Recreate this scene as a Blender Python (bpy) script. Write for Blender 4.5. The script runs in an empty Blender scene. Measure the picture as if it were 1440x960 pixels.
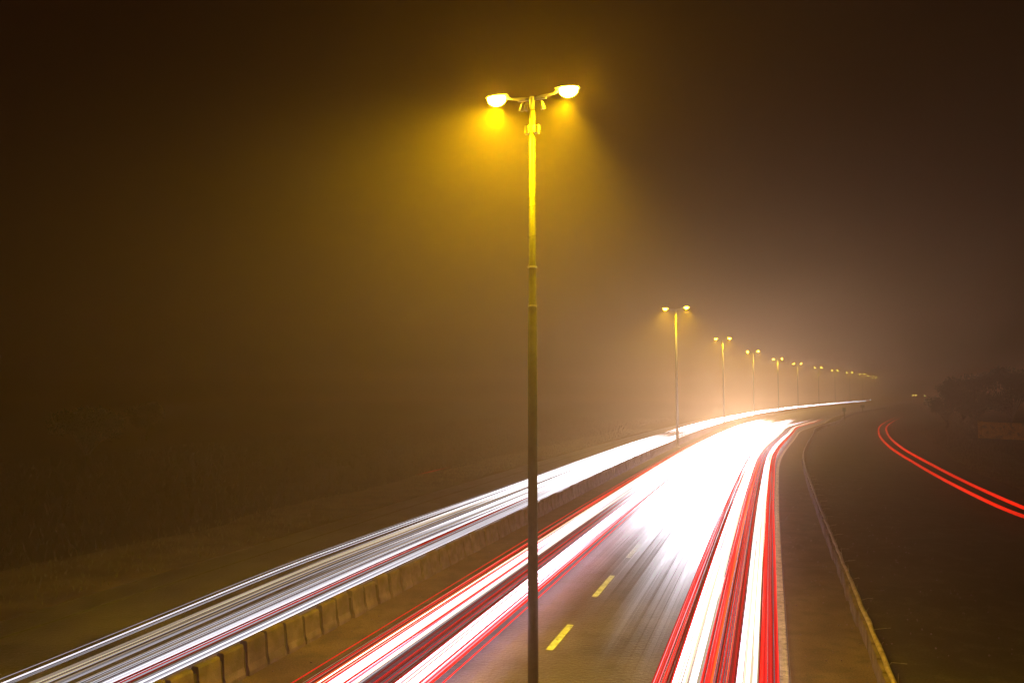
import bpy, bmesh, math, random
from mathutils import Vector, Matrix
from bisect import bisect

# ------------------------------------------------------------------ camera, sky, exposure
S = bpy.context.scene
C = S.collection
R = math.radians
random.seed(7)
CAM_H = 7.0
PITCH = math.atan(70 / 1100)
cam_data = bpy.data.cameras.new('camera')
cam = bpy.data.objects.new('camera', cam_data)
C.objects.link(cam)
cam.location = (0, 0, CAM_H)
cam.rotation_euler = (math.pi / 2 + PITCH, 0, 0)
cam_data.sensor_width = 36
cam_data.lens = 27.5
cam_data.clip_start = .1
cam_data.clip_end = 5000
S.camera = cam

world = bpy.data.worlds.new('World')
S.world = world
world.use_nodes = True
wn, wl = world.node_tree.nodes, world.node_tree.links
wn.clear()
wo = wn.new('ShaderNodeOutputWorld')
sky = wn.new('ShaderNodeTexSky')
sky.sky_type = 'NISHITA'
sky.sun_disc = False
sky.sun_elevation = R(-6)
sky.sun_rotation = R(200)
b1 = wn.new('ShaderNodeBackground')
b1.inputs['Strength'].default_value = .002
wl.new(sky.outputs['Color'], b1.inputs['Color'])
b2 = wn.new('ShaderNodeBackground')            # the town's sodium glow on the low cloud
b2.inputs['Color'].default_value = (.0095, .0017, .0001, 1)
b2.inputs['Strength'].default_value = 1.0
ws = wn.new('ShaderNodeAddShader')
wl.new(b1.outputs[0], ws.inputs[0])
wl.new(b2.outputs[0], ws.inputs[1])
wl.new(ws.outputs[0], wo.inputs['Surface'])

S.view_settings.view_transform = 'Standard'
S.view_settings.look = 'None'
S.view_settings.gamma = 1
S.view_settings.exposure = -1.18
S.view_settings.use_curve_mapping = False
S.render.engine = 'CYCLES'
cy = S.cycles
cy.use_denoising = True
cy.use_adaptive_sampling = True
cy.adaptive_threshold = .01
cy.max_bounces = 6
cy.diffuse_bounces = 2
cy.glossy_bounces = 2
cy.transmission_bounces = 2
cy.volume_bounces = 1
cy.transparent_max_bounces = 48
cy.use_light_tree = True
cy.sample_clamp_indirect = 4
cy.sample_clamp_direct = 0
cy.caustics_reflective = False
cy.caustics_refractive = False

HAZE_DENSITY = .0047
SODIUM = (1.0, .78, .002)
LAMP_W = 19000          # near lamp
FAR_LAMP_W = 25000

# ------------------------------------------------------------------ the line of the road
CO = (-1.64617478e-09, 1.44498711e-06, -1.03969446e-05, 3.26084044e-01, -1.31515234e+01)
def cx(d):
    if d < 0:
        return CO[4] + CO[3] * d
    return (((CO[0] * d + CO[1]) * d + CO[2]) * d + CO[3]) * d + CO[4]
def cs(d):
    if d < 0:
        return CO[3]
    return ((4 * CO[0] * d + 3 * CO[1]) * d + 2 * CO[2]) * d + CO[3]
def lerp_tab(tab, d):
    if d <= tab[0][0]: return tab[0][1]
    for (a, u), (b, v) in zip(tab, tab[1:]):
        if d <= b:
            t = (d - a) / (b - a)
            t = t * t * (3 - 2 * t)
            return u + (v - u) * t
    return tab[-1][1]
WIDEN = [(75, 1.0), (135, 1.13), (190, 1.45), (370, 1.95), (640, 2.1)]
def rp(o, d, z=0.0):
    """a point at sideways distance o (right of the median) beside the median line at d"""
    if o > 0: o = o * lerp_tab(WIDEN, d)
    s = cs(d)
    n = math.hypot(1, s)
    return Vector((cx(d) + o / n, d - o * s / n, z))
def heading(d):
    return -math.atan(cs(d))          # rotation about z that turns +Y along the road
def dlist(a, b):
    out, d = [], a
    while d < b:
        out.append(d)
        d += max(.8, min(14, (abs(d) + 10) * .045))
    out.append(b)
    return out

# ------------------------------------------------------------------ materials
def mat(name):
    m = bpy.data.materials.new(name)
    m.use_nodes = True
    nt = m.node_tree
    return m, nt.nodes, nt.links, nt.nodes['Principled BSDF']
def noise_mat(name, c1, c2, scale=3.0, rough=.8, bump=.3, bscale=40.0, detail=6, spec=.3, metallic=0.0, contrast=(.35, .65), bdist=.02, stain=None, grain=None):
    m, n, l, p = mat(name)
    tc = n.new('ShaderNodeNewGeometry')
    t = n.new('ShaderNodeTexNoise'); t.inputs['Scale'].default_value = scale; t.inputs['Detail'].default_value = detail
    l.new(tc.outputs['Position'], t.inputs['Vector'])
    r = n.new('ShaderNodeValToRGB')
    r.color_ramp.elements[0].position = contrast[0]; r.color_ramp.elements[0].color = (*c1, 1)
    r.color_ramp.elements[1].position = contrast[1]; r.color_ramp.elements[1].color = (*c2, 1)
    l.new(t.outputs['Fac'], r.inputs['Fac'])
    col = r.outputs['Color']
    if stain:
        t3 = n.new('ShaderNodeTexNoise'); t3.inputs['Scale'].default_value = stain[0]; t3.inputs['Detail'].default_value = 8
        l.new(tc.outputs['Position'], t3.inputs['Vector'])
        r3 = n.new('ShaderNodeMapRange'); r3.inputs[1].default_value = .5; r3.inputs[2].default_value = .68
        r3.inputs[3].default_value = 0; r3.inputs[4].default_value = stain[2]
        l.new(t3.outputs['Fac'], r3.inputs[0])
        mx = n.new('ShaderNodeMixRGB'); mx.inputs['Color2'].default_value = (*stain[1], 1)
        l.new(r3.outputs[0], mx.inputs['Fac']); l.new(col, mx.inputs['Color1']); col = mx.outputs[0]
    if grain:                                   # stones in the surface
        t4 = n.new('ShaderNodeTexNoise'); t4.inputs['Scale'].default_value = grain[0]; t4.inputs['Detail'].default_value = 3
        l.new(tc.outputs['Position'], t4.inputs['Vector'])
        r4 = n.new('ShaderNodeMapRange'); r4.inputs[1].default_value = .35; r4.inputs[2].default_value = .65
        r4.inputs[3].default_value = 1 - grain[1]; r4.inputs[4].default_value = 1 + grain[1]
        l.new(t4.outputs['Fac'], r4.inputs[0])
        vm = n.new('ShaderNodeVectorMath'); vm.operation = 'SCALE'
        l.new(col, vm.inputs[0]); l.new(r4.outputs[0], vm.inputs['Scale']); col = vm.outputs[0]
    l.new(col, p.inputs['Base Color'])
    p.inputs['Roughness'].default_value = rough
    p.inputs['Specular IOR Level'].default_value = spec
    p.inputs['Metallic'].default_value = metallic
    if bump:
        t2 = n.new('ShaderNodeTexNoise'); t2.inputs['Scale'].default_value = bscale; t2.inputs['Detail'].default_value = 4
        l.new(tc.outputs['Position'], t2.inputs['Vector'])
        b = n.new('ShaderNodeBump'); b.inputs['Strength'].default_value = bump; b.inputs['Distance'].default_value = bdist
        l.new(t2.outputs['Fac'], b.inputs['Height']); l.new(b.outputs['Normal'], p.inputs['Normal'])
    return m
def emit_mat(name, col, strength):
    m = bpy.data.materials.new(name); m.use_nodes = True
    n, l = m.node_tree.nodes, m.node_tree.links
    n.clear()
    o = n.new('ShaderNodeOutputMaterial'); e = n.new('ShaderNodeEmission')
    e.inputs['Color'].default_value = (*col, 1); e.inputs['Strength'].default_value = strength
    l.new(e.outputs[0], o.inputs['Surface'])
    return m

M = {}
M['asphalt'] = noise_mat('asphalt', (.046, .033, .058), (.105, .078, .125), .35, .40, 1.0, 9, spec=.6, bdist=.03, stain=(.9, (.022, .02, .022), .7), grain=(26, .45))
M['old_asphalt'] = noise_mat('old_asphalt', (.010, .007, .006), (.026, .019, .015), .25, .9, .5, 14, spec=.1, stain=(1.3, (.06, .045, .03), .5), grain=(16, .5))
M['shoulder'] = noise_mat('shoulder', (.05, .026, .020), (.095, .052, .042), .8, .85, .6, 18, spec=.2, stain=(2.0, (.03, .022, .018), .8), grain=(22, .45))
M['dirt'] = noise_mat('dirt', (.035, .022, .010), (.085, .055, .028), .6, .95, .8, 6, spec=.1, bdist=.06)
M['scrub'] = noise_mat('scrub', (.006, .0055, .003), (.018, .014, .008), .3, .95, .8, 3, spec=.05, bdist=.1)
M['paint'] = noise_mat('paint', (.45, .44, .40), (.78, .77, .72), 3, .6, .3, 30, spec=.4, stain=(6, (.12, .11, .1), .75))
M['sodium_lit_paint'] = noise_mat('sodium_lit_paint', (.45, .38, .20), (.75, .66, .40), 3, .6, .3, 30, spec=.4, stain=(6, (.12, .10, .08), .75))  # white line paint with the sodium lamps' yellow put into its colour
M['old_paint'] = noise_mat('old_paint', (.06, .055, .05), (.15, .14, .12), 3, .7, .3, 30, spec=.3)
M['concrete'] = noise_mat('concrete', (.08, .045, .08), (.165, .10, .165), 2.4, .85, .5, 20, spec=.25, stain=(3.2, (.07, .05, .045), .85))
M['dark_joint'] = noise_mat('dark_joint', (.018, .013, .014), (.04, .03, .03), 5, .95, .5, 20, spec=.1)
M['rail'] = noise_mat('rail', (.20, .12, .20), (.36, .24, .36), 4, .5, .5, 30, spec=.5, stain=(5, (.10, .05, .04), .8))
M['wire'] = noise_mat('wire', (.14, .10, .07), (.25, .2, .16), 8, .6, 0, spec=.4)
M['pole'] = noise_mat('pole', (.035, .026, .018), (.07, .055, .038), 5, .55, .25, 30, spec=.4, stain=(2.5, (.05, .03, .02), .7))
M['steel'] = noise_mat('steel', (.18, .15, .11), (.3, .26, .2), 6, .45, .1, 40, spec=.5)
M['lamp_body'] = noise_mat('lamp_body', (.10, .09, .08), (.18, .16, .14), 6, .45, .1, 40, spec=.5)
M['wall_paint'] = noise_mat('wall_paint', (.55, .25, .04), (.70, .34, .06), 1.2, .9, .3, 12, spec=.1, stain=(1.5, (.12, .07, .03), .7))
M['bark'] = noise_mat('bark', (.03, .02, .014), (.07, .05, .035), 4, .95, .8, 12, spec=.1)
M['leaf'] = noise_mat('leaf', (.008, .011, .004), (.026, .034, .012), .8, .8, 0, spec=.15)
M['grass'] = noise_mat('grass', (.045, .04, .015), (.11, .09, .035), 2, .9, 0, spec=.1)
M['sign_face'] = noise_mat('sign_face', (.10, .10, .10), (.16, .16, .15), 3, .5, 0, spec=.4)
M['lens'] = emit_mat('sodium_lens', (1, .68, .014), 1100)
M['lens_far'] = emit_mat('sodium_lens_far', (1, .66, .02), 240)
M['lens_small'] = emit_mat('small_sodium_lens', (1, .66, .08), 110)

# light of the passing head and tail lamps
def trail_mat(name, col, strength):
    """light left by a moving lamp: 'glow' is its brightness along the way, 'body' how solid it is"""
    m = bpy.data.materials.new(name); m.use_nodes = True
    n, l = m.node_tree.nodes, m.node_tree.links
    n.clear()
    o = n.new('ShaderNodeOutputMaterial'); e = n.new('ShaderNodeEmission'); t = n.new('ShaderNodeBsdfTransparent'); x = n.new('ShaderNodeMixShader')
    g_ = n.new('ShaderNodeAttribute'); g_.attribute_name = 'glow'
    b_ = n.new('ShaderNodeAttribute'); b_.attribute_name = 'body'
    mu = n.new('ShaderNodeMath'); mu.operation = 'MULTIPLY'; mu.inputs[1].default_value = strength
    e.inputs['Color'].default_value = (*col, 1)
    l.new(g_.outputs['Fac'], mu.inputs[0]); l.new(mu.outputs[0], e.inputs['Strength'])
    l.new(b_.outputs['Fac'], x.inputs['Fac']); l.new(t.outputs[0], x.inputs[1]); l.new(e.outputs[0], x.inputs[2])
    l.new(x.outputs[0], o.inputs['Surface'])
    return m
M['white_hot'] = trail_mat('head_lamp_white', (.95, .92, 1.0), 14)
M['white_mass'] = trail_mat('head_lamp_glare', (.93, .90, 1.0), 38)  # also lights the added glare tubes over the middle of the road
M['white'] = trail_mat('head_lamp_light', (.92, .90, 1.0), 3.4)
M['white_near'] = trail_mat('head_lamp_bright', (1, .74, 1.0), 16)
M['white_soft'] = trail_mat('head_lamp_faint', (.9, .88, 1.0), 1.1)
M['cream'] = trail_mat('warm_head_lamp', (1, .80, .52), 2.4)
M['cream_soft'] = trail_mat('warm_head_lamp_faint', (1, .80, .6), .8)
M['cream_hot'] = trail_mat('warm_head_lamp_strong', (1, .84, .62), 8)
M['red'] = trail_mat('tail_lamp_red', (1, .012, .010), 5)
M['red_deep'] = trail_mat('tail_lamp_deep_red', (1, .008, .018), 1.6)
M['red_dim'] = trail_mat('tail_lamp_dim_red', (1, .03, .03), .4)
M['orange'] = trail_mat('tail_lamp_orange', (1, .13, .02), 3)
M['pink'] = trail_mat('tail_lamp_pink', (1, .25, .30), 3.5)
M['slip_red'] = trail_mat('tail_lamp_on_slip', (1, .016, .004), 3.2)

# ------------------------------------------------------------------ object helpers
def tag(o, label=None, cat=None, group=None, kind=None):
    if label: o['label'] = label
    if cat: o['category'] = cat
    if group: o['group'] = group
    if kind: o['kind'] = kind
    return o
def empty(name, loc=(0, 0, 0), rz=0):
    o = bpy.data.objects.new(name, None)
    C.objects.link(o); o.location = loc; o.rotation_euler.z = rz
    o.empty_display_size = .3
    return o
class MB:
    def __init__(s): s.v = []; s.f = []
    def add(s, vs, fs):
        b = len(s.v); s.v += [tuple(v) for v in vs]; s.f += [tuple(b + i for i in f) for f in fs]
    def box(s, x0, y0, z0, x1, y1, z1, T=None):
        vs = [Vector(p) for p in ((x0,y0,z0),(x1,y0,z0),(x1,y1,z0),(x0,y1,z0),(x0,y0,z1),(x1,y0,z1),(x1,y1,z1),(x0,y1,z1))]
        if T: vs = [T @ v for v in vs]
        s.add(vs, [(3,2,1,0),(4,5,6,7),(0,1,5,4),(1,2,6,5),(2,3,7,6),(3,0,4,7)])
    def tube(s, pts, rads, sides=8, caps=True):
        pts = [Vector(p) for p in pts]
        if not hasattr(rads, '__len__'): rads = [rads] * len(pts)
        rings = []
        up0 = Vector((0, 0, 1))
        for i, p in enumerate(pts):
            t = (pts[min(i + 1, len(pts) - 1)] - pts[max(i - 1, 0)]).normalized()
            u = up0 if abs(t.z) < .9 else Vector((1, 0, 0))
            a = t.cross(u).normalized(); b = a.cross(t).normalized()
            rings.append([p + (a * math.cos(q) + b * math.sin(q)) * rads[i] for q in (2 * math.pi * k / sides for k in range(sides))])
        b0 = len(s.v)
        for r in rings: s.v += [tuple(v) for v in r]
        for i in range(len(rings) - 1):
            for k in range(sides):
                k2 = (k + 1) % sides
                s.f.append((b0 + i * sides + k, b0 + i * sides + k2, b0 + (i + 1) * sides + k2, b0 + (i + 1) * sides + k))
        if caps:
            s.f.append(tuple(b0 + k for k in range(sides))[::-1])
            s.f.append(tuple(b0 + (len(rings) - 1) * sides + k for k in range(sides)))
    def build(s, name, m, parent=None, smooth=False, bevel=0):
        me = bpy.data.meshes.new(name)
        me.from_pydata(s.v, [], s.f); me.update()
        if m: me.materials.append(m)
        bm = bmesh.new(); bm.from_mesh(me)
        bmesh.ops.recalc_face_normals(bm, faces=bm.faces)
        if bevel: bmesh.ops.bevel(bm, geom=list(bm.edges), offset=bevel, segments=2, affect='EDGES', profile=.7)
        bm.to_mesh(me); bm.free()
        if smooth:
            for p in me.polygons: p.use_smooth = True
        o = bpy.data.objects.new(name, me); C.objects.link(o)
        if parent: o.parent = parent
        return o
def copy_tree(o, parent=None):
    c = o.copy(); C.objects.link(c)
    if parent: c.parent = parent
    for ch in list(o.children): copy_tree(ch, c)
    return c

# ------------------------------------------------------------------ ground, roads, markings
def sheet(name, o0, o1, d0, d1, z, m, wob=0, cols=1):
    mb = MB(); ds = dlist(d0, d1)
    rnd = random.Random(len(name))
    for d in ds:
        for c in range(cols + 1):
            o = o0 + (o1 - o0) * c / cols
            if wob and c in (0, cols): o += wob * (math.sin(d * .9) * .4 + math.sin(d * .37 + 1) * .5 + rnd.uniform(-.3, .3))
            mb.v.append(tuple(rp(o, d, z)))
    k = cols + 1
    for i in range(len(ds) - 1):
        for c in range(cols):
            mb.f.append((i * k + c, i * k + c + 1, (i + 1) * k + c + 1, (i + 1) * k + c))
    o = mb.build(name, m)
    tag(o, kind='structure')
    return o
g = MB(); g.add([(-1500, -200, -.02), (1800, -200, -.02), (1800, 2600, -.02), (-1500, 2600, -.02)], [(0, 1, 2, 3)])
tag(g.build('ground', M['scrub']), kind='structure')
sheet('verge', -15.5, -9.4, -40, 600, -.012, M['dirt'], .8)
sheet('slip_road', 15.2, 29.0, -40, 640, -.008, M['old_asphalt'])
sheet('slip_verge', 28.8, 35, -40, 400, -.014, M['dirt'], 1.0)
sheet('road', -9.9, 12.9, -40, 640, 0.0, M['asphalt'])
sheet('road_shoulder', 12.9, 15.15, -40, 640, .0, M['shoulder'])
sheet('median_strip', -.45, 2.3, -40, 640, .004, M['shoulder'], .12)
sheet('edge_line', 12.64, 12.86, -20, 260, .008, M['sodium_lit_paint'])
sheet('edge_line', -8.42, -8.30, -20, 200, .008, M['old_paint'])
# dashes of the lane line: (start, length)
for a, b in ((13.0, 15.6), (18.2, 20.6), (23.8, 26.1), (29.3, 32.4), (35.6, 38.6), (42, 45), (48.5, 51.5), (55, 58), (62, 65), (69, 72), (77, 80)):
    sheet('lane_dash', 6.62, 6.82, a, b, .008, M['paint'])

# ------------------------------------------------------------------ median barrier: concrete panels with dark joints
def frame_at(o, d, z=0):
    p = rp(o, d, z)
    q = rp(o, d + .5, z) - p
    return Matrix.Translation(p) @ Matrix.Rotation(math.atan2(-q.x, q.y), 4, 'Z')
def jersey(mb, T, L, h=.80, wb=.21, wt=.10, lean=0.0):
    prof = [(-wb, 0), (-wb, .10), (-wb * .72, .26), (-wt, h - .05), (-wt + .03, h), (wt - .03, h), (wt, h - .05), (wb * .72, .26), (wb, .10), (wb, 0)]
    n = len(prof)
    vs = [T @ Vector((x + lean * z, -L / 2 + .012 * math.sin(z * 9), z)) for x, z in prof] + [T @ Vector((x + lean * z, L / 2, z)) for x, z in prof]
    fs = [(i, (i + 1) % n, n + (i + 1) % n, n + i) for i in range(n)]
    mb.add(vs, fs + [tuple(range(n))[::-1], tuple(range(n, 2 * n))])
med = empty('median_barrier', rp(0, 12))
tag(med, 'long low concrete barrier of dark-jointed panels along the central median', 'barrier')
inv = Matrix.Translation(-rp(0, 12))
rnd = random.Random(3)
PITCHP = .86
d = 12.0; panels = 0; far = MB()
while d < 600:
    step = PITCHP / math.hypot(1, cs(d))
    T = inv @ frame_at(rnd.uniform(-.02, .02), d) @ Matrix.Rotation(rnd.uniform(-.03, .03), 4, 'Z')
    if panels < 98:
        mb = MB(); jersey(mb, T, .73 + rnd.uniform(-.04, .03), .80 + rnd.uniform(-.05, .04), lean=rnd.uniform(-.05, .05))
        mb.build('panel', M['concrete'], med)
    else:
        if panels < 420: jersey(far, T, .68, .80)
        else:
            jersey(far, inv @ frame_at(0, d), 3.1, .80); d += step * 3.0
    panels += 1
    d += step
o = far.build('far_panels', M['concrete'], med); o['kind'] = 'stuff'
core = MB()                     # the dark recessed joints between the panels
ds = dlist(11, 600)
prof = [(-.13, .006), (-.07, .62), (.07, .62), (.13, .006)]
for i, dd in enumerate(ds):
    T = inv @ frame_at(0, dd)
    core.v += [tuple(T @ Vector((x, 0, z))) for x, z in prof]
for i in range(len(ds) - 1):
    for k in range(3): core.f.append((4 * i + k, 4 * i + k + 1, 4 * i + 4 + k + 1, 4 * i + 4 + k))
core.build('joint_strip', M['dark_joint'], med)

# ------------------------------------------------------------------ barrier beside the slip road: low wall, round rail, wire ties
sb = empty('roadside_barrier', rp(15.0, 12))
tag(sb, 'low kerb wall with round pinkish rail and wire spikes beside the slip road', 'barrier')
inv = Matrix.Translation(-rp(15.0, 12))
d = 6.0; n = 0; far = MB()
while d < 330:
    L = rnd.uniform(.75, 1.05) if n < 98 else 3
    step = (L + .16) / math.hypot(1, cs(d)) / (1.0 if d < 80 else 1.02)
    T = inv @ frame_at(15.0 + rnd.uniform(-.025, .025), d) @ Matrix.Rotation(rnd.uniform(-.03, .03), 4, 'Z')
    h = .56 + rnd.uniform(-.04, .04)
    mb = MB() if n < 98 else far
    x = .10 + rnd.uniform(-.01, .03)
    mb.box(-x, -L / 2, 0, x, L / 2, h, T)
    if n < 98: mb.build('wall_block', M['concrete'], sb, bevel=.03)
    n += 1; d += step
o = far.build('far_blocks', M['concrete'], sb); o['kind'] = 'stuff'
mb = MB()
ds = dlist(5, 330)
base = [inv @ rp(15.0, q, 0.003) for q in ds]
for q in ds:
    T = inv @ frame_at(15.0, q)
    mb.v += [tuple(T @ Vector((x, 0, z))) for x, z in ((-.075, .003), (-.06, .44), (.06, .44), (.075, .003))]
for i in range(len(ds) - 1):
    for k in range(3): mb.f.append((4 * i + k, 4 * i + k + 1, 4 * i + 4 + k + 1, 4 * i + 4 + k))
mb.build('joint_strip', M['dark_joint'], sb)
mb = MB()
ds = [5 + .9 * i for i in range(70)] + [68 + 5 * i for i in range(52)]
mb.tube([inv @ (rp(15.0, q, .67) + Vector((rnd.uniform(-.025, .025), 0, rnd.uniform(-.02, .02)))) for q in ds],
        [.062 + rnd.uniform(-.012, .012) for _ in ds], 10)
mb.build('rail', M['rail'], sb, smooth=True)
for i in range(60):
    q = 7 + i * 1.35 + rnd.uniform(-.3, .3)
    p = rp(15.0, q, .65)
    mb = MB()
    if i % 2 == 0:
        mb.tube([p + Vector((-.02, 0, -.12)), p + Vector((0, 0, .03)), p + Vector((rnd.uniform(.1, .3), rnd.uniform(-.1, .1), .09)), p + Vector((rnd.uniform(.3, .5), 0, rnd.uniform(.05, .12)))], .009, 5)
    else:
        mb.tube([p + Vector((.05, 0, -.1)), p + Vector((.07, 0, .10)), p + Vector((rnd.uniform(.04, .12), rnd.uniform(-.1, .1), rnd.uniform(.14, .3)))], .008, 5)
    mb.v = [tuple(inv @ Vector(v)) for v in mb.v]
    mb.build('wire_tie', M['wire'], sb)

# ------------------------------------------------------------------ street lamps
def ring_solid(mb, x, y, secs, sides=14):
    mb.tube([(x, y, z) for z, r in secs], [r for z, r in secs], sides)
def luminaire(root, side, H, a, up, L, W, lens, watts, blend_deg, tilt):
    """cobra head at the end of an arm along local x, side = -1 / +1"""
    arm = MB()
    x0 = .05
    pts = [(side * (x0 + (a - x0) * t), 0, H - .05 + up * (t ** 1.3) + .02 * math.sin(t * 6)) for t in (0, .2, .4, .6, .8, 1)]
    arm.tube(pts, [.045, .04, .036, .034, .032, .032], 8)
    arm.build('arm', M['steel'], root, smooth=True)
    hx, hz = side * (a + L * .42), H - .03 + up
    head = MB()
    # shell: elliptic sections along the arm
    N, K = 9, 12
    for i in range(N):
        t = i / (N - 1)
        wv = W * .5 * (.35 + .65 * math.sin(math.pi * min(1, .25 + t * .72)) ** .7)
        for k in range(K):
            q = math.pi * k / (K - 1)
            head.v.append((hx + side * (t - .5) * L, math.cos(q) * wv, hz + .11 * L * 1.2 * math.sin(q) * math.sin(math.pi * (.12 + .8 * t)) + side * 0))
    for i in range(N - 1):
        for k in range(K - 1):
            head.f.append((i * K + k, i * K + k + 1, (i + 1) * K + k + 1, (i + 1) * K + k))
        head.f.append((i * K, (i + 1) * K, (i + 1) * K + K - 1, i * K + K - 1))
    head.f.append(tuple(range(K))); head.f.append(tuple((N - 1) * K + k for k in range(K)))
    hd = head.build('lamp_head', M['lamp_body'], root, smooth=False)
    bowl = MB()
    rings = [(1.0, 0), (.96, .35), (.8, .65), (.5, .88), (.15, 1.0)]
    K = 16
    for s_, dz in rings:
        for k in range(K):
            q = 2 * math.pi * k / K
            bowl.v.append((hx + side * .04 * L + math.cos(q) * L * .40 * s_, math.sin(q) * W * .43 * s_, hz - .004 - dz * .34 * L))
    for i in range(len(rings) - 1):
        for k in range(K):
            k2 = (k + 1) % K
            bowl.f.append((i * K + k, i * K + k2, (i + 1) * K + k2, (i + 1) * K + k))
    bowl.f.append(tuple((len(rings) - 1) * K + k for k in range(K)))
    bl = bowl.build('lamp_bowl', lens, hd, smooth=True)
    ld = bpy.data.lights.new('lamp_light', 'SPOT')
    ld.energy = watts; ld.color = SODIUM
    ld.spot_size = R(blend_deg); ld.spot_blend = .6; ld.shadow_soft_size = .12
    lo = bpy.data.objects.new('lamp_light', ld); C.objects.link(lo); lo.parent = hd
    lo.location = (hx + side * .04 * L, 0, hz - .38 * L - .06)
    lo.rotation_euler = (0, tilt, 0)
    return hd
def lamp_post(H, a, L, W, up, rads, lens, watts, spot_deg, tilt, detail):
    root = empty('street_lamp')
    pole = MB()
    ring_solid(pole, 0, 0, rads, 16)
    pole.build('pole', M['pole'], root, smooth=True)
    mb = MB(); mb.box(-rads[0][1] * 1.9, -rads[0][1] * 1.9, .0, rads[0][1] * 1.9, rads[0][1] * 1.9, .04)
    mb.build('base_plate', M['steel'], root)
    luminaire(root, -1, H, a, up, L, W, lens, watts, spot_deg, tilt)
    luminaire(root, 1, H, a, up * 1.1, L, W, lens, watts, spot_deg * (.88 if detail else 1), tilt * (1.7 if detail else 1))
    if detail:
        for z in (8.95, 9.85):
            mb = MB(); ring_solid(mb, 0, 0, [(z - .02, .085), (z - .014, .112), (z + .014, .112), (z + .02, .085)], 16)
            mb.build('joint_band', M['steel'], root)
        for z in (10.5, 11.2, 11.4):            # wire wraps
            mb = MB()
            mb.tube([(math.cos(t) * .084, math.sin(t) * .084, z + t * .012) for t in [i * .4 for i in range(17)]], .007, 5)
            mb.build('wire_wrap', M['dark_joint'], root)
        # collar with two boxed brackets
        mb = MB(); ring_solid(mb, 0, 0, [(13.0, .07), (13.0, .10), (13.16, .10), (13.16, .07)], 16)
        mb.build('collar', M['steel'], root)
        for s_ in (-1, 1):
            mb = MB(); mb.box(s_ * .10, -.05, 12.98, s_ * .17, .05, 13.18); mb.build('collar_box', M['steel'], root, bevel=.012)
        for x, t in ((-.22, .25), (-.13, .2), (.22, -.2)):
            mb = MB()
            T = Matrix.Translation((x, 0, H - .10)) @ Matrix.Rotation(t, 4, 'Y')
            mb.tube([T @ Vector((0, 0, 0)), T @ Vector((0, 0, -.06)), T @ Vector((0, 0, -.2))], [.02, .045, .06], 8)
            mb.build('hanger_bracket', M['steel'], root, smooth=True)
        mb = MB(); mb.box(-.35, -.03, H - .07, .35, .03, H - .03); mb.build('cross_arm', M['steel'], root, bevel=.008)
        mb = MB(); ring_solid(mb, 0, 0, [(H - .3, .065), (H - .02, .07), (H + .02, .05)], 12); mb.build('pole_cap', M['steel'], root)
    return root
H1 = 13.85
near = lamp_post(H1, .62, .56, .36, .12,
                 [(0, .122), (2.5, .117), (5.0, .110), (8.9, .098), (9.0, .086), (9.85, .084), (10.0, .076), (H1 - .1, .062)],
                 M['lens'], LAMP_W, 158, R(13), True)
near.location = (.47, 17.9, .004)
near.rotation_euler.z = heading(18) 
tag(near, 'tall near lamp post with two blazing yellow sodium heads and dark lower pole', 'street lamp', 'double-arm street lamps along the motorway')
HF = 17.4
farp = lamp_post(HF, 1.05, .72, .36, .25, [(0, .19), (HF * .5, .14), (HF - .1, .09)], M['lens_far'], FAR_LAMP_W, 158, R(3), False)
spots = [99.5, 157, 208, 257, 300, 350, 394, 440, 490, 540, 592]
ordn = ['first', 'second', 'third', 'fourth', 'fifth', 'sixth', 'seventh', 'eighth', 'ninth', 'tenth', 'farthest']
for i, q in enumerate(spots):
    o = farp if i == 0 else copy_tree(farp)
    o.location = rp(.0 if i else .45, q, .006)
    if i: o.location = rp(.001, q, .006)
    o.rotation_euler.z = heading(q) - .15
    o.name = 'street_lamp'
    lab = {0: 'largest of the median lamp posts in the fog, two small yellow heads', 10: 'farthest and faintest double-headed lamp post on the median'}.get(
        i, 'double-headed yellow lamp post in fog, %s beyond the tall near one' % ordn[i])
    tag(o, lab, 'street lamp', 'double-arm street lamps along the motorway')

# three small yellow lights far off at the end of the road
for i, (x, y, zz) in enumerate(((266, 520, 3.9), (272, 528, 4.0), (287, 545, 3.8))):
    r = empty('lamp_post', (x, y, -.02))
    mb = MB(); mb.tube([(0, 0, 0), (0, 0, zz)], [.12, .08], 8); mb.build('pole', M['pole'], r)
    mb = MB(); ring_solid(mb, 0, 0, [(zz, .12), (zz + .12, .42), (zz + .38, .45), (zz + .6, .12)], 10); mb.build('lantern', M['lens_small'], r)
    tag(r, ['leftmost of three tiny yellow lamps low at the far road end', 'middle one of three tiny yellow lamps at the far road end', 'rightmost of three tiny yellow lamps, standing apart at the far road end'][i], 'lamp', 'small yellow lamps at the end of the road')

# ------------------------------------------------------------------ small sign posts at the far bend
for i, (o_, q, hh, w_) in enumerate(((15.3, 196, 3.0, .7), (15.3, 262, 2.6, 1.2))):
    p = rp(o_, q)
    r = empty('road_sign', p, heading(q))
    mb = MB(); mb.tube([(0, 0, 0), (0, 0, hh)], .11, 8); mb.build('post', M['pole'], r)
    mb = MB(); mb.box(-w_ / 2, -.09, hh - .8, w_ / 2, -.12, hh + .1); mb.build('sign_panel', M['sign_face'], r, bevel=.01)
    tag(r, ['dark sign post in front of the far white light band', 'small dark roadside sign just beyond the sign post, against the light band'][i], 'sign', 'small signs at the far bend')

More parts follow.
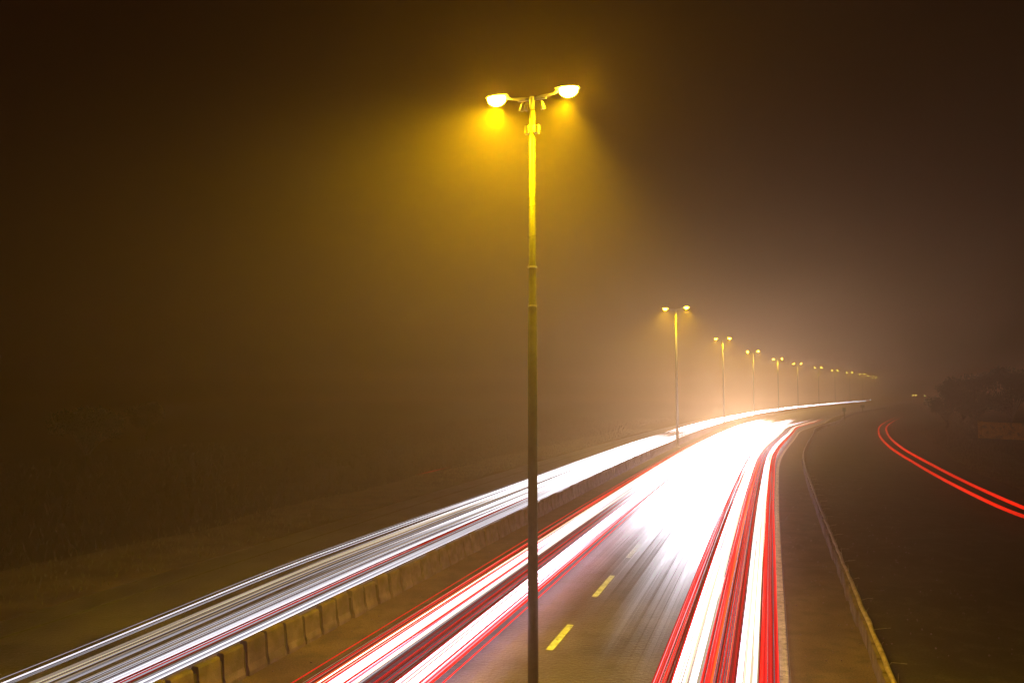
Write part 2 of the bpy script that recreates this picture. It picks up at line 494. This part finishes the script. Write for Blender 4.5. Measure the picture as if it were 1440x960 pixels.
# ------------------------------------------------------------------ light trails
def glow_attr(me, ring_glow, ring_body, sides):
    for nm, vals in (('glow', ring_glow), ('body', ring_body)):
        at = me.attributes.new(nm, 'FLOAT', 'POINT')
        at.data.foreach_set('value', [v for v in vals for _ in range(sides)])
def streak(parent, o, z, r, d0, d1, m, t0=0, t1=0, wav=.03, sides=6, name='streak', power=1.0, soft=0):
    ds = dlist(d0, d1)
    ph, fr = random.uniform(0, 6), random.uniform(.02, .06)
    base = parent.location
    left = o < 0
    pts, rr, gl, bo = [], [], [], []
    for q in ds:
        pts.append(rp(o * (lerp_tab([(13, .80), (30, 1.0)], q) if left and q < 30 else 1) + wav * math.sin(q * fr + ph) + .3 * wav * math.sin(q * fr * 5 + ph), q, z + .3 * wav * math.sin(q * .11 + ph)) - base)
        k = 1.0
        if t0 and q - d0 < t0: k = min(k, max(.04, (q - d0) / t0))
        if t1 and d1 - q < t1: k = min(k, max(.04, (d1 - q) / t1))
        rr.append(r if soft else r * max(k, .25))
        b = 1.0
        if t0: b = min(1, max(0, (q - d0) / t0)) ** (2.4 if soft else 1.6)
        if t1: b = min(b, min(1, max(0, (d1 - q) / t1)) ** 1.2)
        bo.append(b)
        gl.append(power * (1 + .22 * math.sin(q * fr * 3.1 + 2 * ph) + .12 * math.sin(q * fr * 9 + ph)) * (max(b, .02) ** .5 if soft else 1))
    mb = MB(); mb.tube(pts, rr, sides, caps=False)
    ob = mb.build(name, m, parent, smooth=True)
    glow_attr(ob.data, gl, bo, sides)
    return ob
def bundle(label, o0, o1, n, mats, d0=(-6, -2), d1=(150, 190), r=(.02, .04), z=(.6, .8), t0=0, t1=30, near=None, group='long exposure light trails of passing traffic', jit=.5, wav=.03, soft=0):
    root = empty('light_trail', rp((o0 + o1) / 2, 20, 0))
    tag(root, label, 'light trail', group)
    for i in range(n):
        t = (i + .5 + random.uniform(-jit, jit)) / n
        st = random.uniform(*d0) if near is None else near(o0 + (o1 - o0) * t) * random.uniform(.88, 1.25)
        streak(root, o0 + (o1 - o0) * t, random.uniform(*z), random.uniform(*r), st, random.uniform(*d1), random.choice(mats), t0, t1, wav, power=random.uniform(.9, 1.1) if soft else random.uniform(.45, 1.25), soft=soft)
    return root
# left carriageway, oncoming cars
bundle('outermost white light trail on the left carriageway, thin and crisp', -4.35, -3.95, 5, [M['white'], M['white_soft']], d1=(400, 560), r=(.008, .022))
bundle('cream light trail running between thin white ones on the left carriageway', -3.55, -2.75, 10, [M['cream'], M['cream_soft'], M['cream_soft'], M['white_soft']], d1=(300, 560), r=(.006, .024))
bundle('faint hairline light trails in the middle of the left carriageway', -2.6, -1.95, 6, [M['white_soft'], M['cream_soft']], d1=(200, 400), r=(.006, .014))
bundle('bluish white light trail left of the dark red one on the left carriageway', -1.85, -1.35, 8, [M['white'], M['white_soft'], M['cream_soft']], d1=(300, 560), r=(.008, .028))
bundle('dark red light trail between two white ones on the left carriageway', -1.27, -1.07, 5, [M['red_deep'], M['red_dim'], M['red_dim']], d1=(60, 100), r=(.012, .022))
bundle('bluish white light trail right beside the median barrier panels', -1.0, -.50, 8, [M['white'], M['white_soft'], M['white_soft']], d1=(300, 560), r=(.008, .03))
bundle('dense blinding white light band on the left carriageway ending near the second lamp post', -4.3, -.6, 56, [M['white_hot'], M['white_hot'], M['white']], d0=(22, 64), d1=(106, 116), r=(.03, .075), t0=34, t1=12)
bundle('far white light band curving away behind the median lamp posts', -4.2, -.8, 22, [M['white_hot'], M['white_mass']], d0=(117, 128), d1=(430, 600), r=(.06, .12), t0=14, t1=80)
# right carriageway, left bundle
bundle('orange red light trail fringe nearest the median strip on the right carriageway', 2.72, 3.22, 20, [M['red'], M['orange'], M['red_deep'], M['red_dim'], M['cream_soft']], r=(.006, .02), d1=(90, 150))
bundle('pink white light trail, left of the pair beside the median strip', 3.22, 3.85, 24, [M['white_near'], M['pink'], M['white_near'], M['cream_hot'], M['red']], r=(.010, .032))
bundle('dim red hairline light trails between the two pink white trails', 3.9, 4.7, 12, [M['red_dim'], M['red_deep'], M['white_soft']], r=(.008, .02), d1=(60, 120))
bundle('pink white light trail, right of the pair beside the median strip', 4.7, 5.22, 21, [M['white_near'], M['pink'], M['white_near'], M['cream_hot'], M['red']], r=(.010, .032))
bundle('thin red light trail fringe right of the two pink white trails', 5.25, 5.6, 9, [M['red'], M['red_deep'], M['pink']], r=(.008, .024), d1=(80, 140))
# middle mass: glowing tubes added in place of the road's blown-out headlight glare
bundle('wide white mass of glowing tubes standing in for glare on the middle of the right carriageway', 3.4, 9.9, 100, [M['white_mass']], near=lambda o: 37 - (o - 3.4) * 3.0, d1=(120, 190), r=(.095, .125), t0=46, t1=60, soft=1, jit=.2, wav=.02, z=(.45, .65))
# right bundle
bundle('pink and red light trail fringe along the left side of the wide right bundle', 10.0, 10.42, 16, [M['pink'], M['red_deep'], M['red'], M['red_dim']], r=(.008, .026), d1=(80, 130))
bundle('broad creamy white light trail in the left half of the right bundle', 10.42, 10.95, 24, [M['white_near'], M['cream_hot'], M['white_near'], M['cream']], r=(.012, .036), d1=(110, 190))
bundle('red and orange light trails between the two white ones of the right bundle', 10.95, 11.75, 32, [M['red'], M['red_deep'], M['orange'], M['red_deep'], M['red_dim'], M['red_dim']], r=(.006, .028), d1=(70, 150))
bundle('creamy white light trail in the right half of the right bundle', 11.75, 12.2, 20, [M['white_near'], M['cream_hot'], M['cream']], r=(.010, .034), d1=(110, 200))
bundle('deep red light trail nearest the lamplight-yellow edge line of the right carriageway', 12.2, 12.58, 15, [M['red'], M['red_deep'], M['red_deep']], r=(.010, .030), d1=(150, 200))
# the slip road's single car
slip = empty('light_trail', (25.0, 39.0, 0))
tag(slip, 'double red light trail curving alone along the dark slip road', 'light trail', 'long exposure light trails of passing traffic')
SL = [(26.0, 26.0), (25.5, 33), (25.6, 39.5), (28.9, 50.8), (34.4, 66.7), (42.9, 89.6), (54.3, 116.4), (69.8, 148.4), (95.0, 193.7)]
def cat_pts(P, n=8):
    out = []
    for i in range(len(P) - 1):
        p0 = P[max(i - 1, 0)]; p1 = P[i]; p2 = P[i + 1]; p3 = P[min(i + 2, len(P) - 1)]
        for k in range(n):
            t = k / n
            out.append(tuple(.5 * (2 * b + (c - a) * t + (2 * a - 5 * b + 4 * c - d_) * t * t + (3 * b - a - 3 * c + d_) * t ** 3) for a, b, c, d_ in zip(p0, p1, p2, p3)))
    out.append(P[-1])
    return out
cp = cat_pts(SL)
for sgn in (0, 1):
    for k in range(3):
        pts, rr = [], []
        for i, (x, y) in enumerate(cp):
            x2, y2 = cp[min(i + 1, len(cp) - 1)]; x1, y1 = cp[max(i - 1, 0)]
            tx, ty = x2 - x1, y2 - y1; L = math.hypot(tx, ty)
            off = sgn * 1.15 + (k - 1) * .07
            pts.append(Vector((x + ty / L * off, y - tx / L * off, .72 + .03 * k)) - slip.location)
            rr.append(.034 * min(1, (len(cp) - i) / 10 + .05))
        mb = MB(); mb.tube(pts, rr, 6, caps=False); so = mb.build('streak', M['slip_red'], slip, smooth=True)
        glow_attr(so.data, [(.55, 1.0, .7)[k] * (1 + .2 * math.sin(i * .35 + sgn)) for i in range(len(cp))], [min(1, (len(cp) - i) / 9) for i in range(len(cp))], 6)
ft = bundle('short faint red light trail far left beyond the left carriageway', -12.9, -12.7, 2, [M['red_dim']], d0=(54, 55), d1=(61, 62), r=(.02, .03), t0=3, t1=3)

# ------------------------------------------------------------------ vegetation
def leaf_mesh(name, blobs, n, size, seed):
    rd = random.Random(seed); mb = MB()
    for i in range(n):
        bx_, by_, bz_, rx, ry, rz = rd.choice(blobs)
        v = Vector((rd.gauss(0, 1), rd.gauss(0, 1), rd.gauss(0, 1))).normalized() * (rd.random() ** .45) * rd.uniform(.8, 1.12)
        c = Vector((bx_ + v.x * rx, by_ + v.y * ry, bz_ + v.z * rz))
        a = Vector((rd.gauss(0, 1), rd.gauss(0, 1), rd.gauss(0, 1))).normalized()
        b = a.orthogonal().normalized(); s_ = size * rd.uniform(.5, 1.3)
        b = Matrix.Rotation(rd.uniform(0, 6), 3, a) @ b
        cc = a.cross(b)
        mb.add([c - b * s_, c + cc * s_ * .4, c + b * s_, c - cc * s_ * .4], [(0, 1, 2, 3)])
    return mb
def tree(loc, h, w, seed, label, group, trunk_h=.35, n=5200, flat=.6):
    rd = random.Random(seed)
    root = empty('tree', loc, rd.uniform(0, 6))
    tag(root, label, 'tree', group)
    blobs = []
    tb = MB()
    th = h * trunk_h
    tb.tube([(0, 0, 0), (.05 * h * rd.uniform(-1, 1), .02 * h, th * .5), (0, 0, th), (.02 * h, 0, h * .7)], [h * .035, h * .028, h * .022, h * .008], 8)
    for i in range(11):
        a = 2 * math.pi * i / 11 + rd.uniform(-.3, .3); rr = w * .5 * rd.uniform(.25, .8)
        z = th + (h - th) * rd.uniform(.2, .85)
        e = Vector((math.cos(a) * rr, math.sin(a) * rr, z))
        tb.tube([(0, 0, th * rd.uniform(.7, 1.1)), e * .5 + Vector((0, 0, th * .35)), e], [h * .014, h * .009, h * .003], 6)
        s_ = w * rd.uniform(.12, .23)
        blobs.append((e.x, e.y, z, s_ * 1.15, s_ * 1.15, s_ * flat * 1.1))
    blobs.append((0, 0, h * .82, w * .25, w * .25, h * .14))
    tb.build('trunk', M['bark'], root, smooth=True)
    leaf_mesh('crown', blobs, n, h * .022, seed + 5).build('crown', M['leaf'], root)
    return root
tree((-35.5, 66, -.02), 5.7, 5.4, 11, 'small flat-crowned tree standing alone, leftmost in the fog', 'trees in the fog left of the motorway', .36, 9000, .85)
tree((-52, 112, -.02), 5.6, 6.0, 12, 'fainter tree behind the small flat-crowned one on the left', 'trees in the fog left of the motorway', .3, 7000, .8)
rt = [(83, 150, 7.0, 5.5, 'smallest rounded tree at the left end of the dark right tree row'),
      (87, 148, 9.5, 8, 'dark bushy tree second from the left end of the right tree row'),
      (91, 143, 10.4, 9, 'dark tree in the middle of the right tree row, lower than its right neighbour'),
      (93, 136, 11.4, 9, 'dark broad tree left of the tallest in the right tree row'),
      (95, 128, 12.2, 10, 'tallest dark tree behind the ochre wall in the right tree row'),
      (99, 131, 12.8, 10, 'dark tree at the right picture edge, last of the tree row'),
      (92, 160, 8.6, 9, 'dark tree standing back behind the left end of the right tree row')]
for i, (x, y, h_, w_, lab) in enumerate(rt):
    tree((x, y, -.02), h_ * 1.15, w_ * 1.15, 30 + i, lab, 'dark trees in a row right of the slip road', .18, 6500, .8)
# ochre wall by the slip road
w = empty('boundary_wall', (73.5, 113, -.02), R(-62))
tag(w, 'ochre boundary wall with coping at the right edge in front of the dark trees', 'wall')
mb = MB(); mb.box(-6, -.15, 0, 6, .15, 2.3); mb.build('wall_face', M['wall_paint'], w)
mb = MB(); mb.box(-6.1, -.22, 2.3, 6.1, .22, 2.45); mb.build('coping', M['wall_paint'], w, bevel=.02)
for x in (-6.2, 6.2):
    mb = MB(); mb.box(x - .25, -.27, 0, x + .25, .27, 2.6); mb.build('pillar', M['wall_paint'], w, bevel=.02)
# scrub and dry grass
def scatter(name, label, o0, o1, d0, d1, n, h, m, seed, cat='grass'):
    rd = random.Random(seed); mb = MB()
    for i in range(n):
        q = d0 + (d1 - d0) * rd.random() ** 1.5; o = rd.uniform(o0, o1)
        c = rp(o, q, -.02)
        for k in range(5):
            a = rd.uniform(0, 6.28); hh = h * rd.uniform(.4, 1.2); l = hh * .5
            v = Vector((math.cos(a), math.sin(a), 0)); s_ = Vector((-v.y, v.x, 0)) * hh * .05
            mb.add([c - s_, c + s_, c + v * l + Vector((0, 0, hh))], [(0, 1, 2)])
    o = mb.build(name, m)
    return tag(o, label, cat, kind='stuff')
scatter('dry_grass', 'dry grass tufts along the dirt verge of the left carriageway', -16, -10.3, 5, 140, 5200, .22, M['grass'], 4)
scatter('scrub', 'dark low scrub in the field beyond the left verge', -60, -15.5, 15, 190, 9000, .6, M['scrub'], 5, 'scrub')
scatter('verge_grass', 'dry grass on the far verge of the slip road', 29, 40, 10, 220, 4200, .35, M['grass'], 6)

# grit and litter on the shoulder
rd = random.Random(9); mb = MB()
for i in range(700):
    c = rp(rd.choice((rd.uniform(12.95, 14.8), rd.uniform(.3, 2.3), rd.uniform(15.3, 19))), rd.uniform(10, 70) , .012)
    s_ = rd.uniform(.008, .03)
    T = Matrix.Translation(c) @ Matrix.Rotation(rd.uniform(0, 6), 4, 'Z')
    mb.box(-s_, -s_ * .6, -.01, s_, s_ * .6, s_ * .8, T)
tag(mb.build('gravel', M['concrete']), 'loose grit along the shoulders', 'gravel', kind='stuff')

# ------------------------------------------------------------------ haze
mb = MB(); mb.box(-420, -60, -1.1, 620, 720, 20.5)
hz = mb.build('haze', None)
hm = bpy.data.materials.new('haze'); hm.use_nodes = True
hn, hl = hm.node_tree.nodes, hm.node_tree.links
hn.clear()
ho = hn.new('ShaderNodeOutputMaterial'); pv = hn.new('ShaderNodeVolumePrincipled')
pv.inputs['Density'].default_value = HAZE_DENSITY
pv.inputs['Color'].default_value = (.92, .59, .33, 1)
pv.inputs['Anisotropy'].default_value = .7
hl.new(pv.outputs['Volume'], ho.inputs['Volume'])
hz.data.materials.append(hm)
tag(hz, 'thin night fog lying over the whole motorway', 'haze', kind='stuff')
